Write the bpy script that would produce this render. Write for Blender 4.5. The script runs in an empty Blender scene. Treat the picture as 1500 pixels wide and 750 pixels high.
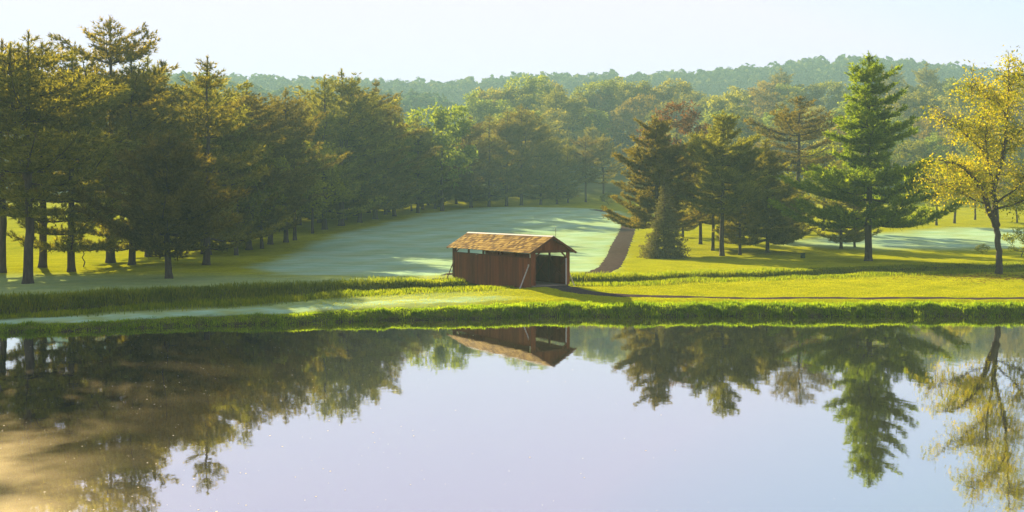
import bpy, math, random
import numpy as np
from mathutils import Vector

# ------------------------------------------------------------------ camera, sky, sun, exposure
S = bpy.context.scene
COL = S.collection
CAM_H, FPX, HOR = 6.7, 1608.0, 300.0        # eye height, focal length and horizon row of the 1500x750 photo
cam_d = bpy.data.cameras.new('camera')
cam_d.sensor_width = 36.0
cam_d.lens = 36.0 * FPX / 1500.0
cam_d.shift_y = -75.0 / 1500.0
cam_d.clip_start, cam_d.clip_end = 0.1, 6000.0
cam = bpy.data.objects.new('camera', cam_d)
cam.location = (0, 0, CAM_H)
cam.rotation_euler = (math.radians(90), 0, 0)
COL.objects.link(cam)
S.camera = cam

SUN_EL, SUN_AZ = 20.0, -25.0                # elevation; azimuth measured from +Y towards +X
world = bpy.data.worlds.new('World')
S.world = world
world.use_nodes = True
wt = world.node_tree
wt.nodes.clear()
sky = wt.nodes.new('ShaderNodeTexSky')
sky.sky_type = 'NISHITA'
sky.sun_disc = False
sky.sun_elevation = math.radians(SUN_EL)
sky.sun_rotation = math.radians(SUN_AZ)
sky.air_density = 1.0
sky.dust_density = 0.6
sky.ozone_density = 1.5
bg = wt.nodes.new('ShaderNodeBackground')
bg.inputs['Strength'].default_value = 0.05
wo = wt.nodes.new('ShaderNodeOutputWorld')
veil = wt.nodes.new('ShaderNodeMix')        # thin high cloud that evens the sky out
veil.data_type = 'RGBA'
veil.inputs[0].default_value = 0.27
veil.inputs[7].default_value = (5.2, 3.9, 6.6, 1.0)
cap = wt.nodes.new('ShaderNodeMix')         # keeps the glow round the sun from burning out
cap.data_type = 'RGBA'
cap.blend_type = 'DARKEN'
cap.inputs[0].default_value = 1.0
cap.inputs[7].default_value = (4.9, 4.5, 6.3, 1.0)
wt.links.new(sky.outputs[0], cap.inputs[6])
wt.links.new(cap.outputs[2], veil.inputs[6])
wt.links.new(veil.outputs[2], bg.inputs[0])
wt.links.new(bg.outputs[0], wo.inputs[0])

sun_d = bpy.data.lights.new('sun', 'SUN')
sun_d.energy = 5.0
sun_d.angle = math.radians(0.5)
sun_d.color = (1.0, 0.81, 0.46)
sun = bpy.data.objects.new('sun', sun_d)
_a, _e = math.radians(SUN_AZ), math.radians(SUN_EL)
sdir = Vector((math.sin(_a) * math.cos(_e), math.cos(_a) * math.cos(_e), math.sin(_e)))
sun.rotation_euler = sdir.to_track_quat('Z', 'Y').to_euler()
sun.location = (-60, 140, 90)
COL.objects.link(sun)

vs = S.view_settings
vs.view_transform = 'Standard'
vs.look = 'None'
vs.gamma = 1.0
vs.use_curve_mapping = False
vs.exposure = 2.05

cy = S.cycles
cy.max_bounces = 8
cy.diffuse_bounces = 5
cy.glossy_bounces = 2
cy.transmission_bounces = 5
cy.transparent_max_bounces = 4
cy.volume_bounces = 1
cy.caustics_reflective = False
cy.caustics_refractive = False
cy.sample_clamp_indirect = 4.0
cy.use_denoising = True

HAZE_DENSITY = 0.00054
rng = np.random.default_rng(11)
random.seed(11)


# ------------------------------------------------------------------ small helpers
def lin(r, g, b):
    f = lambda c: c / 12.92 if c <= 0.04045 else ((c + 0.055) / 1.055) ** 2.4
    return (f(r / 255), f(g / 255), f(b / 255), 1.0)


def sig(x):
    return 1.0 / (1.0 + np.exp(-np.clip(x, -60, 60)))


def sstep(a, b, x):
    t = np.clip((x - a) / (b - a), 0, 1)
    return t * t * (3 - 2 * t)


def mesh_obj(name, verts, faces, mat, parent=None, smooth=False, attrs=None):
    """One mesh object. faces: (n,k) array or list of such arrays."""
    me = bpy.data.meshes.new(name)
    verts = np.asarray(verts, dtype=np.float32)
    fl = faces if isinstance(faces, list) else [faces]
    fl = [np.asarray(f, dtype=np.int32) for f in fl if len(f)]
    loops = np.concatenate([f.ravel() for f in fl])
    counts = np.concatenate([np.full(len(f), f.shape[1], dtype=np.int32) for f in fl])
    starts = np.concatenate([[0], np.cumsum(counts)[:-1]]).astype(np.int32)
    me.vertices.add(len(verts))
    me.vertices.foreach_set('co', verts.ravel())
    me.loops.add(len(loops))
    me.loops.foreach_set('vertex_index', loops)
    me.polygons.add(len(counts))
    me.polygons.foreach_set('loop_start', starts)
    me.polygons.foreach_set('loop_total', counts)
    me.polygons.foreach_set('use_smooth', np.full(len(counts), smooth, dtype=bool))
    me.update(calc_edges=True)
    me.validate()
    for k, v in (attrs or {}).items():
        a = me.attributes.new(k, 'FLOAT', 'POINT')
        a.data.foreach_set('value', np.asarray(v, dtype=np.float32))
    if mat:
        me.materials.append(mat)
    o = bpy.data.objects.new(name, me)
    COL.objects.link(o)
    if parent:
        o.parent = parent
    return o


class MB:
    """Collects boxes, tubes and polygons into one mesh."""
    def __init__(self):
        self.v, self.f4, self.f3, self.n = [], [], [], 0

    def add(self, v, f4=None, f3=None):
        v = np.asarray(v, dtype=float)
        self.v.append(v)
        if f4 is not None and len(f4):
            self.f4.append(np.asarray(f4) + self.n)
        if f3 is not None and len(f3):
            self.f3.append(np.asarray(f3) + self.n)
        self.n += len(v)

    def box(self, c, s, rot=None):
        h = np.array(s) / 2.0
        v = np.array([[x, y, z] for x in (-1, 1) for y in (-1, 1) for z in (-1, 1)]) * h
        if rot is not None:
            v = v @ np.array(rot).T
        self.add(v + np.array(c), [[0, 1, 3, 2], [4, 6, 7, 5], [0, 4, 5, 1], [2, 3, 7, 6], [0, 2, 6, 4], [1, 5, 7, 3]])

    def bar(self, a, b, w, t, up=(0, 0, 1)):
        """A rectangular bar from a to b, w across and t in the third direction."""
        a, b = np.array(a, float), np.array(b, float)
        d = b - a
        L = np.linalg.norm(d)
        d /= L
        x = np.cross(d, up)
        x = x / (np.linalg.norm(x) + 1e-9)
        y = np.cross(x, d)
        self.box((a + b) / 2, (w, L, t), np.stack([x, d, y], 1))

    def tube(self, pts, rad, sides=6, cap=True):
        pts = np.asarray(pts, float)
        n = len(pts)
        rad = np.broadcast_to(np.asarray(rad, float), (n,))
        tg = np.gradient(pts, axis=0)
        tg /= np.linalg.norm(tg, axis=1)[:, None] + 1e-9
        ref = np.array([0.31, 0.95, 0.05]) if abs(tg[0][2]) > 0.7 else np.array([0, 0, 1.0])
        x = np.cross(tg, ref)
        x /= np.linalg.norm(x, axis=1)[:, None] + 1e-9
        y = np.cross(tg, x)
        an = np.linspace(0, 2 * np.pi, sides, endpoint=False)
        ring = x[:, None, :] * np.cos(an)[None, :, None] + y[:, None, :] * np.sin(an)[None, :, None]
        v = (pts[:, None, :] + ring * rad[:, None, None]).reshape(-1, 3)
        i = np.arange(n - 1)[:, None] * sides
        j = np.arange(sides)[None, :]
        k = (j + 1) % sides
        f = np.stack([i + j, i + k, i + sides + k, i + sides + j], -1).reshape(-1, 4)
        self.add(v, f)
        if cap:
            self.add(np.vstack([v[-sides:], pts[-1:]]), None, [[q, (q + 1) % sides, sides] for q in range(sides)])

    def build(self, name, mat, parent=None, smooth=False):
        fs = []
        if self.f4:
            fs.append(np.vstack(self.f4))
        if self.f3:
            fs.append(np.vstack(self.f3))
        return mesh_obj(name, np.vstack(self.v), fs, mat, parent, smooth)


def tag(o, label=None, cat=None, group=None, kind=None):
    if label:
        o['label'] = label
    if cat:
        o['category'] = cat
    if group:
        o['group'] = group
    if kind:
        o['kind'] = kind
    return o


def empty(name, loc, rz=0.0):
    o = bpy.data.objects.new(name, None)
    o.empty_display_size = 0.5
    o.location = loc
    o.rotation_euler = (0, 0, rz)
    COL.objects.link(o)
    return o


# ------------------------------------------------------------------ materials
def new_mat(name):
    m = bpy.data.materials.new(name)
    m.use_nodes = True
    m.node_tree.nodes.clear()
    return m, m.node_tree


def N(nt, kind, **kw):
    n = nt.nodes.new(kind)
    for k, v in kw.items():
        if k in n.inputs:
            n.inputs[k].default_value = v
        else:
            setattr(n, k, v)
    return n


def ramp(nt, src, stops):
    r = nt.nodes.new('ShaderNodeValToRGB')
    el = r.color_ramp.elements
    while len(el) < len(stops):
        el.new(0.5)
    for e, (p, c) in zip(el, stops):
        e.position = p
        e.color = c
    nt.links.new(src, r.inputs[0])
    return r.outputs[0]


def mixc(nt, fac, a, b, blend='MIX'):
    m = nt.nodes.new('ShaderNodeMix')
    m.data_type = 'RGBA'
    m.blend_type = blend
    for i, s in ((0, fac), (6, a), (7, b)):
        if hasattr(s, 'links'):
            nt.links.new(s, m.inputs[i])
        else:
            m.inputs[i].default_value = s
    return m.outputs[2]


def leaf_mat(name, dark, mid, light, trans=0.45, tcol=None, objvar=0.25):
    """Two-sided leaf: diffuse plus light let through; colour varies from leaf to leaf, clump to clump and tree to tree."""
    m, nt = new_mat(name)
    geo = N(nt, 'ShaderNodeNewGeometry')
    oi = N(nt, 'ShaderNodeObjectInfo')
    tc = N(nt, 'ShaderNodeTexCoord')
    nz = N(nt, 'ShaderNodeTexNoise', Scale=0.6, Detail=4.0)
    nt.links.new(tc.outputs['Object'], nz.inputs['Vector'])
    mx = N(nt, 'ShaderNodeMath', operation='MULTIPLY_ADD')
    nt.links.new(geo.outputs['Random Per Island'], mx.inputs[0])
    mx.inputs[1].default_value = 0.5
    nt.links.new(nz.outputs[0], mx.inputs[2])
    sb = N(nt, 'ShaderNodeMath', operation='SUBTRACT')
    nt.links.new(mx.outputs[0], sb.inputs[0])
    sb.inputs[1].default_value = 0.25
    c = ramp(nt, sb.outputs[0], [(0.2, dark), (0.5, mid), (0.8, light)])
    hsv = N(nt, 'ShaderNodeHueSaturation')
    mr = N(nt, 'ShaderNodeMapRange')
    nt.links.new(oi.outputs['Random'], mr.inputs[0])
    mr.inputs[3].default_value = 1 - objvar
    mr.inputs[4].default_value = 1 + objvar
    nt.links.new(mr.outputs[0], hsv.inputs['Value'])
    mr2 = N(nt, 'ShaderNodeMapRange')
    nt.links.new(oi.outputs['Random'], mr2.inputs[0])
    mr2.inputs[3].default_value = 0.5 - 0.03 * objvar * 4
    mr2.inputs[4].default_value = 0.5 + 0.02 * objvar * 4
    nt.links.new(mr2.outputs[0], hsv.inputs['Hue'])
    nt.links.new(c, hsv.inputs['Color'])
    d = N(nt, 'ShaderNodeBsdfDiffuse')
    t = N(nt, 'ShaderNodeBsdfTranslucent')
    nt.links.new(hsv.outputs[0], d.inputs[0])
    tm = mixc(nt, 1.0, hsv.outputs[0], tcol or (1.25, 1.2, 0.6, 1), 'MULTIPLY')
    nt.links.new(tm, t.inputs[0])
    mixs = N(nt, 'ShaderNodeMixShader')
    mixs.inputs[0].default_value = trans
    nt.links.new(d.outputs[0], mixs.inputs[1])
    nt.links.new(t.outputs[0], mixs.inputs[2])
    out = N(nt, 'ShaderNodeOutputMaterial')
    nt.links.new(mixs.outputs[0], out.inputs[0])
    return m


def rough_mat(name, stops, scale=3.0, rough=0.85, stretch=(1, 1, 1), bump=0.0, island=0.0, spec=0.2, coord='Object'):
    m, nt = new_mat(name)
    tc = N(nt, 'ShaderNodeTexCoord')
    mp = N(nt, 'ShaderNodeMapping')
    mp.inputs['Scale'].default_value = stretch
    nt.links.new(tc.outputs[coord], mp.inputs[0])
    nz = N(nt, 'ShaderNodeTexNoise', Scale=scale, Detail=6.0, Roughness=0.6)
    nt.links.new(mp.outputs[0], nz.inputs['Vector'])
    fac = nz.outputs[0]
    if island:
        geo = N(nt, 'ShaderNodeNewGeometry')
        ma = N(nt, 'ShaderNodeMath', operation='MULTIPLY_ADD')
        nt.links.new(geo.outputs['Random Per Island'], ma.inputs[0])
        ma.inputs[1].default_value = island
        nt.links.new(nz.outputs[0], ma.inputs[2])
        sb = N(nt, 'ShaderNodeMath', operation='SUBTRACT')
        nt.links.new(ma.outputs[0], sb.inputs[0])
        sb.inputs[1].default_value = island / 2
        fac = sb.outputs[0]
    c = ramp(nt, fac, stops)
    p = N(nt, 'ShaderNodeBsdfPrincipled', Roughness=rough)
    p.inputs['Specular IOR Level'].default_value = spec
    nt.links.new(c, p.inputs['Base Color'])
    if bump:
        b = N(nt, 'ShaderNodeBump', Strength=bump, Distance=0.05)
        nt.links.new(nz.outputs[0], b.inputs['Height'])
        nt.links.new(b.outputs[0], p.inputs['Normal'])
    out = N(nt, 'ShaderNodeOutputMaterial')
    nt.links.new(p.outputs[0], out.inputs[0])
    return m


def C(r, g, b):
    return (r, g, b, 1.0)


M_PINE = leaf_mat('pine_needles', C(.078, .086, .017), C(.168, .172, .030), C(.31, .29, .048), 0.5, (1.5, 1.35, .42, 1))
M_PINE_GREEN = leaf_mat('bright_pine_needles', C(.080, .14, .007), C(.165, .25, .009), C(.30, .37, .012), 0.5, (1.6, 1.5, .5, 1), objvar=0.05)
M_SPRUCE = leaf_mat('spruce_needles', C(.10, .10, .035), C(.18, .17, .06), C(.28, .26, .10), 0.35, objvar=0.05)
M_LEAF = leaf_mat('broad_leaves', C(.075, .11, .012), C(.15, .19, .02), C(.25, .27, .035), 0.5, (1.5, 1.4, .5, 1))
M_LEAF_WARM = leaf_mat('warm_leaves', C(.12, .125, .014), C(.21, .20, .02), C(.32, .29, .03), 0.5, (1.4, 1.3, .5, 1))
M_LEAF_YELLOW = leaf_mat('yellow_leaves', C(.15, .20, .008), C(.35, .36, .008), C(.52, .45, .012), 0.52, (1.32, 1.2, .42, 1), objvar=0.08)
M_LEAF_LIME = leaf_mat('lime_leaves', C(.11, .14, .012), C(.21, .24, .016), C(.32, .33, .02), 0.5, objvar=0.05)
M_LEAF_RUST = leaf_mat('rust_leaves', C(.09, .045, .018), C(.15, .08, .03), C(.21, .12, .045), 0.4, objvar=0.05)
M_HILL = leaf_mat('hill_leaves', C(.015, .042, .018), C(.050, .10, .034), C(.15, .17, .045), 0.35)
M_BARK = rough_mat('bark', [(0.3, C(.035, .024, .017)), (0.7, C(.10, .072, .052))], 5.0, 0.9, (1, 1, .25), 0.6)
M_GRASS_TALL = leaf_mat('tall_grass_blades', C(.09, .13, .008), C(.19, .235, .010), C(.34, .34, .014), 0.68, (1.25, 1.5, .5, 1))
M_GRASS_LAWN = leaf_mat('lawn_blades', C(.20, .24, .005), C(.32, .34, .006), C(.44, .43, .008), 0.5, (1.3, 1.2, .5, 1))
M_PATH = rough_mat('asphalt', [(0.3, C(.048, .035, .029)), (0.7, C(.085, .066, .055))], 2.5, 0.9, spec=0.0)
M_SIDING = rough_mat('red_brown_boards', [(0.3, C(.13, .036, .010)), (0.7, C(.24, .068, .019))], 2.0, 0.75, (6, 6, .5), 0.15, island=0.35)
M_FRAME = rough_mat('dark_brown_timber', [(0.3, C(.10, .038, .016)), (0.7, C(.17, .068, .028))], 3.0, 0.8, (4, 4, .6), 0.1)
M_SHINGLE = rough_mat('cedar_shingle', [(0.1, C(.085, .036, .006)), (0.5, C(.22, .12, .016)), (0.9, C(.40, .25, .045))], 3.0, 0.9, (1, 1, 1), 0.2, island=0.9, spec=0.03)
M_PALE = rough_mat('weathered_pale_paint', [(0.3, C(.38, .34, .30)), (0.7, C(.58, .54, .49))], 4.0, 0.8, (3, 3, .6))
M_DECK = rough_mat('deck_planks', [(0.3, C(.20, .15, .10)), (0.7, C(.33, .26, .18))], 3.0, 0.9, (1, 5, 1), 0.1, island=0.3)
M_STONE = rough_mat('creek_wall_timber', [(0.3, C(.022, .016, .013)), (0.7, C(.055, .04, .03))], 2.0, 0.9)
M_BOX = rough_mat('dark_green_paint', [(0.3, C(.02, .05, .018)), (0.7, C(.035, .075, .028))], 3.0, 0.6)
M_SPECK = rough_mat('floating_pollen', [(0.3, C(.45, .38, .24)), (0.7, C(.7, .62, .45))], 3.0, 0.8)


# ------------------------------------------------------------------ terrain
def wob(x, y, s, seed=0.0):
    return (np.sin(x * s + 1.3 + seed) * np.cos(y * s * 1.13 + .4 + seed * 2) + .5 * np.sin(x * s * 2.3 + y * s * 1.7 + seed) + .35 * np.cos(x * s * 4.1 - y * s * 3.3 + seed * 3)) / 1.85


SHX = np.array([-400, -60, -26.4, -14, 1.5, 15, 60, 400.])
SHY = np.array([40.5, 49.5, 57.2, 61.3, 65.6, 65.9, 65.9, 66.6])
CRX = np.array([-400, -60, -45, -30, -21, -11, 0, 12, 22, 40, 60, 400.])
CRY = np.array([40, 53.5, 59, 65, 70, 76.3, 81.5, 86, 91, 99.5, 109, 300.])


def shore_y(x):
    return np.interp(x, SHX, SHY) + 0.26 * np.sin(x * .6) + 0.16 * np.sin(x * 1.7 + 1) + .09 * np.sin(x * 4.3) + .05 * np.sin(x * 9.1 + 2)


def creek_y(x):
    return np.interp(x, CRX, CRY) + 0.3 * np.sin(x * .5)


def zg(x, y):
    x = np.asarray(x, float)
    y = np.asarray(y, float)
    t = y - shore_y(x)
    lip = 0.42 + 0.34 * sstep(-24, -2, x)
    # pond bed, bank, flat
    z = -1.2 + 1.1 * sstep(-6, -0.3, t)
    z = z + (lip * 0.72 + 0.1) * sstep(-0.35, 1.1, t) + lip * 0.28 * sstep(0.8, 3.2, t) + (0.92 - lip) * sstep(3, 16, t)
    # gentle rise of the fairway
    r = np.maximum(y - 118, 0)
    z = z + 0.044 * (np.sqrt(r * r + 64) - 8) * sstep(0, 20, r)
    # hillside beyond
    q = np.maximum(y - 262, 0)
    g = sig((x + 25) / 18.0)
    z = z + (0.112 * q * np.exp(-q / 900.0)) * g - 0.02 * q * (1 - g)
    z = np.minimum(z, 60 + 0 * z)
    # ridges
    hA = 68 * sig(-(x + 7) / 13.0) * (0.93 + 0.06 * np.sin(x / 38.0 + .6) + .03 * np.sin(x / 17.0)) * np.exp(-((y - 650) / 150.0) ** 2)
    hB = (106 + 20 * np.exp(-((x - 300) / 105.0) ** 2) - 22 * sstep(380, 620, x) + 2.5 * np.sin(x / 60.0)) * np.exp(-((y - 1000) / 230.0) ** 2)
    z = (np.maximum(z, 0) ** 5 + hA ** 5 + hB ** 5) ** .2 * (y > 300) + z * (y <= 300)
    # soft unevenness
    z = z + 0.06 * wob(x, y, .23) * sstep(1, 6, t) + 0.05 * wob(x, y, .9, 2.) * sstep(.2, 1.5, t)
    # creek
    d = (y - creek_y(x)) * 0.86
    dep = sstep(3.3, 1.4, np.abs(d))
    z = z * (1 - dep) + (-0.25) * dep
    # raised ends of the bridge
    for bx, by, h in ((2.9, 74.6, .28), (-4.2, 88.2, .28)):
        e = np.exp(-(((x - bx) / 2.6) ** 2 + ((y - by) / 2.2) ** 2))
        z = z + h * e * (1 - dep)
    # shore the camera stands on
    near = sstep(15, 6, y)
    z = z * (1 - near) + 5.0 * near * (1 - 0) 
    return z


def at(px, py):
    """Where the view ray of a photo pixel meets the ground."""
    ys = np.concatenate([np.arange(57, 300, .1), np.arange(300, 900, .5)])
    xs = (px - 750) / FPX * ys
    ray = CAM_H - (py - HOR) / FPX * ys
    hit = np.nonzero(zg(xs, ys) >= ray)[0]
    i = hit[0] if len(hit) else -1
    return float(xs[i]), float(ys[i])


def poly_dist(px, py, poly):
    """Signed distance to a polygon (positive inside)."""
    poly = np.asarray(poly, float)
    d = np.full(px.shape, 1e9)
    ins = np.zeros(px.shape, bool)
    for a, b in zip(poly, np.roll(poly, -1, 0)):
        e = b - a
        wx, wy = px - a[0], py - a[1]
        t = np.clip((wx * e[0] + wy * e[1]) / (e @ e + 1e-9), 0, 1)
        d = np.minimum(d, np.hypot(wx - e[0] * t, wy - e[1] * t))
        c = ((a[1] > py) != (b[1] > py)) & (px < e[0] * (py - a[1]) / (e[1] + 1e-12) + a[0])
        ins ^= c
    return np.where(ins, d, -d)


def ground():
    ny = np.concatenate([np.linspace(-80, 50, 50)[:-1], np.arange(50, 56, .5), np.arange(56, 72, .22), np.arange(72, 112, .4), np.arange(112, 270, 1.2)])
    far = [270.0]
    while far[-1] < 1500:
        far.append(far[-1] * 1.012)
    far += [1600, 2000, 2600, 3200]
    Y = np.concatenate([ny, far])
    s = np.linspace(-1, 1, 421)
    s = np.sign(s) * (0.72 * np.abs(s) + .28 * np.abs(s) ** 3)
    W = np.maximum(75, 75 + (Y - 60) * .75)
    XX = s[None, :] * W[:, None]
    YY = np.repeat(Y[:, None], len(s), 1)
    ZZ = zg(XX, YY)
    r, c = XX.shape
    i = np.arange(r - 1)[:, None] * c + np.arange(c - 1)[None, :]
    f = np.stack([i, i + 1, i + c + 1, i + c], -1).reshape(-1, 4)
    fx, fy = XX.ravel(), YY.ravel()
    dew_shade = np.zeros(fx.shape)
    wobx = fx + 1.2 * wob(fx, fy, .21, 1.) + .5 * wob(fx, fy, .8, 3.)
    woby = fy + 1.2 * wob(fx, fy, .19, 5.)
    fair1 = [at(*p) for p in ((372, 391), (398, 402), (520, 404), (660, 404), (700, 402), (800, 400), (880, 397), (903, 370), (908, 350), (922, 333), (928, 322), (905, 309), (850, 304.5), (760, 303), (700, 304), (640, 311), (590, 322), (540, 334), (490, 345), (440, 369))]
    fair2 = [at(*p) for p in ((1150, 359), (1290, 365), (1420, 364), (1500, 363))] + [(130, 150), (130, 190)] + [at(*p) for p in ((1500, 336), (1400, 334), (1300, 341), (1150, 352))]
    for poly, soft in ((fair1, 1.9), (fair2, 3.5)):
        dew_shade = np.maximum(dew_shade, sstep(-soft, soft, poly_dist(wobx, woby, poly)) * np.clip(.86 + .22 * wob(fx, fy, .33, 6.) + .10 * np.sin((fx * .96 - fy * .27) * .9), 0, 1))
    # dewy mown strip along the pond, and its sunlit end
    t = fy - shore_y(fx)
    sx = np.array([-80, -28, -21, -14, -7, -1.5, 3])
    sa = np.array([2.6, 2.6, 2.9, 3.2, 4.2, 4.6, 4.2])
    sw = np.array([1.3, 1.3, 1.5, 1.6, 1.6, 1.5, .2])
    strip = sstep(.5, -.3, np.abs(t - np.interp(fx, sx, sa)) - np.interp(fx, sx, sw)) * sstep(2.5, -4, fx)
    dew_shade = np.maximum(dew_shade, strip * np.clip(.75 + .5 * wob(fx, fy, 1.3, 2.), .2, 1))
    dew_shade = np.maximum(dew_shade, .4 * sstep(2, -8, fx) * sstep(96, 84, fy))  # weak dew tint, also putting the cool hue of shade into this lawn
    cd = np.abs(fy - creek_y(fx)) * .86
    wild = sstep(6.0, 4.2, cd) * sstep(-.2, .8, cd * 0 + 1)
    wild = np.maximum(wild, sstep(2.1, 1.2, t + .3 * wob(fx, fy, 1.1)))
    mud = np.maximum(sstep(.55, .1, ZZ.ravel()) * sstep(3.4, 2.2, cd), sstep(.22, .05, ZZ.ravel()) * (t < 1.5))
    wood = sstep(262, 285, fy)
    m, nt = new_mat('ground_grass')
    at_ = lambda n: N(nt, 'ShaderNodeAttribute', attribute_name=n).outputs['Fac']
    tc = N(nt, 'ShaderNodeTexCoord')

    def noise(sc, det=5.0, st=(1, 1, 1)):
        mp = N(nt, 'ShaderNodeMapping')
        mp.inputs['Scale'].default_value = st
        nt.links.new(tc.outputs['Object'], mp.inputs[0])
        n = N(nt, 'ShaderNodeTexNoise', Scale=sc, Detail=det, Roughness=0.65)
        nt.links.new(mp.outputs[0], n.inputs['Vector'])
        return n.outputs[0]
    lawn = ramp(nt, noise(.35), [(0.3, C(.22, .25, .006)), (0.55, C(.31, .325, .006)), (0.75, C(.38, .37, .009))])
    fine = ramp(nt, noise(5.0, 8.0), [(0.3, C(.62, .62, .62)), (0.7, C(1.3, 1.3, 1.3))])
    lawn = mixc(nt, 1.0, lawn, fine, 'MULTIPLY')
    dew_shade_c = ramp(nt, noise(.55, 7.0, (.35, 1.2, 1)), [(0.25, C(.21, .38, .19)), (0.5, C(.34, .51, .28)), (0.75, C(.45, .60, .38))])
    wildc = ramp(nt, noise(1.2), [(0.3, C(.05, .068, .010)), (0.7, C(.15, .165, .016))])
    mudc = ramp(nt, noise(2.0), [(0.3, C(.03, .022, .012)), (0.7, C(.07, .052, .03))])
    woodc = ramp(nt, noise(.05), [(0.35, C(.05, .075, .02)), (0.65, C(.15, .17, .06))])
    c = mixc(nt, at_('dew_shade'), lawn, dew_shade_c)
    c = mixc(nt, at_('wood'), c, woodc)
    c = mixc(nt, at_('wild'), c, wildc)
    c = mixc(nt, at_('mud'), c, mudc)
    p = N(nt, 'ShaderNodeBsdfDiffuse')
    nt.links.new(c, p.inputs['Color'])
    b = N(nt, 'ShaderNodeBump', Strength=0.5, Distance=0.08)
    nt.links.new(noise(7.0, 8.0), b.inputs['Height'])
    nt.links.new(b.outputs[0], p.inputs['Normal'])
    out = N(nt, 'ShaderNodeOutputMaterial')
    nt.links.new(p.outputs[0], out.inputs[0])
    o = mesh_obj('ground', np.stack([fx, fy, ZZ.ravel()], 1), f, m, None, True, dict(dew_shade=dew_shade, wild=wild, mud=mud, wood=wood))
    tag(o, 'green golf course ground rising from the pond to wooded hills', 'ground', kind='structure')


ground()


# ------------------------------------------------------------------ pond
def pond():
    m, nt = new_mat('pond_water')
    tc = N(nt, 'ShaderNodeTexCoord')
    mp = N(nt, 'ShaderNodeMapping')
    mp.inputs['Scale'].default_value = (1.0, 0.55, 1)
    nt.links.new(tc.outputs['Object'], mp.inputs[0])
    nz = N(nt, 'ShaderNodeTexNoise', Scale=1.6, Detail=4.0)
    nt.links.new(mp.outputs[0], nz.inputs['Vector'])
    b = N(nt, 'ShaderNodeBump', Strength=0.038, Distance=0.05)
    nt.links.new(nz.outputs[0], b.inputs['Height'])
    big = N(nt, 'ShaderNodeTexNoise', Scale=0.3, Detail=6.0)
    nt.links.new(tc.outputs['Object'], big.inputs['Vector'])
    fr = N(nt, 'ShaderNodeFresnel', IOR=1.33)
    mr = N(nt, 'ShaderNodeMapRange')
    mr.inputs[1].default_value = 0.15
    mr.inputs[2].default_value = 0.6
    mr.inputs[3].default_value = 0.62
    mr.inputs[4].default_value = 0.93
    nt.links.new(fr.outputs[0], mr.inputs[0])
    g1 = N(nt, 'ShaderNodeBsdfGlossy', Roughness=0.02)
    g1.inputs['Color'].default_value = (.93, .95, .97, 1)
    nt.links.new(b.outputs[0], g1.inputs['Normal'])
    g2 = N(nt, 'ShaderNodeBsdfGlossy', Roughness=0.34)
    g2.inputs['Color'].default_value = (.95, .82, .6, 1)
    gm = N(nt, 'ShaderNodeMixShader')
    sc = N(nt, 'ShaderNodeMapRange')
    sc.inputs[1].default_value = .35
    sc.inputs[2].default_value = .7
    sc.inputs[3].default_value = .0004
    sc.inputs[4].default_value = .006
    nt.links.new(big.outputs[0], sc.inputs[0])
    nt.links.new(sc.outputs[0], gm.inputs[0])
    nt.links.new(g1.outputs[0], gm.inputs[1])
    nt.links.new(g2.outputs[0], gm.inputs[2])
    d = N(nt, 'ShaderNodeBsdfDiffuse')
    d.inputs[0].default_value = (.042, .034, .011, 1)
    mx = N(nt, 'ShaderNodeMixShader')
    nt.links.new(mr.outputs[0], mx.inputs[0])
    nt.links.new(d.outputs[0], mx.inputs[1])
    nt.links.new(gm.outputs[0], mx.inputs[2])
    out = N(nt, 'ShaderNodeOutputMaterial')
    nt.links.new(mx.outputs[0], out.inputs[0])
    v = [(-130, 2, 0), (130, 2, 0), (130, 128, 0), (-130, 128, 0)]
    o = mesh_obj('water', v, np.array([[0, 1, 2, 3]]), m)
    tag(o, 'still pond water mirroring the trees and pale sky', 'water', kind='structure')
    r = np.random.default_rng(5)
    n = 1500
    x = r.normal(-17, 11, n)
    y = 22 + 42 * r.random(n) ** 1.3
    ok = (y < shore_y(x) - .6) & (np.abs(x) < .52 * y)
    x, y = x[ok], y[ok]
    a = r.random(len(x)) * 6.28
    s = .010 + .022 * r.random(len(x)) ** 3
    q = np.arange(4) * np.pi / 2
    vx = x[:, None] + s[:, None] * np.cos(a[:, None] + q)
    vy = y[:, None] + s[:, None] * np.sin(a[:, None] + q) * 1.2
    V = np.stack([vx, vy, np.full(vx.shape, .004)], -1).reshape(-1, 3)
    o = mesh_obj('floating_pollen', V, np.arange(len(V)).reshape(-1, 4), M_SPECK)
    tag(o, 'pale pollen specks scattered over the dark pond surface', 'pollen', kind='stuff')


pond()


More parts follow.
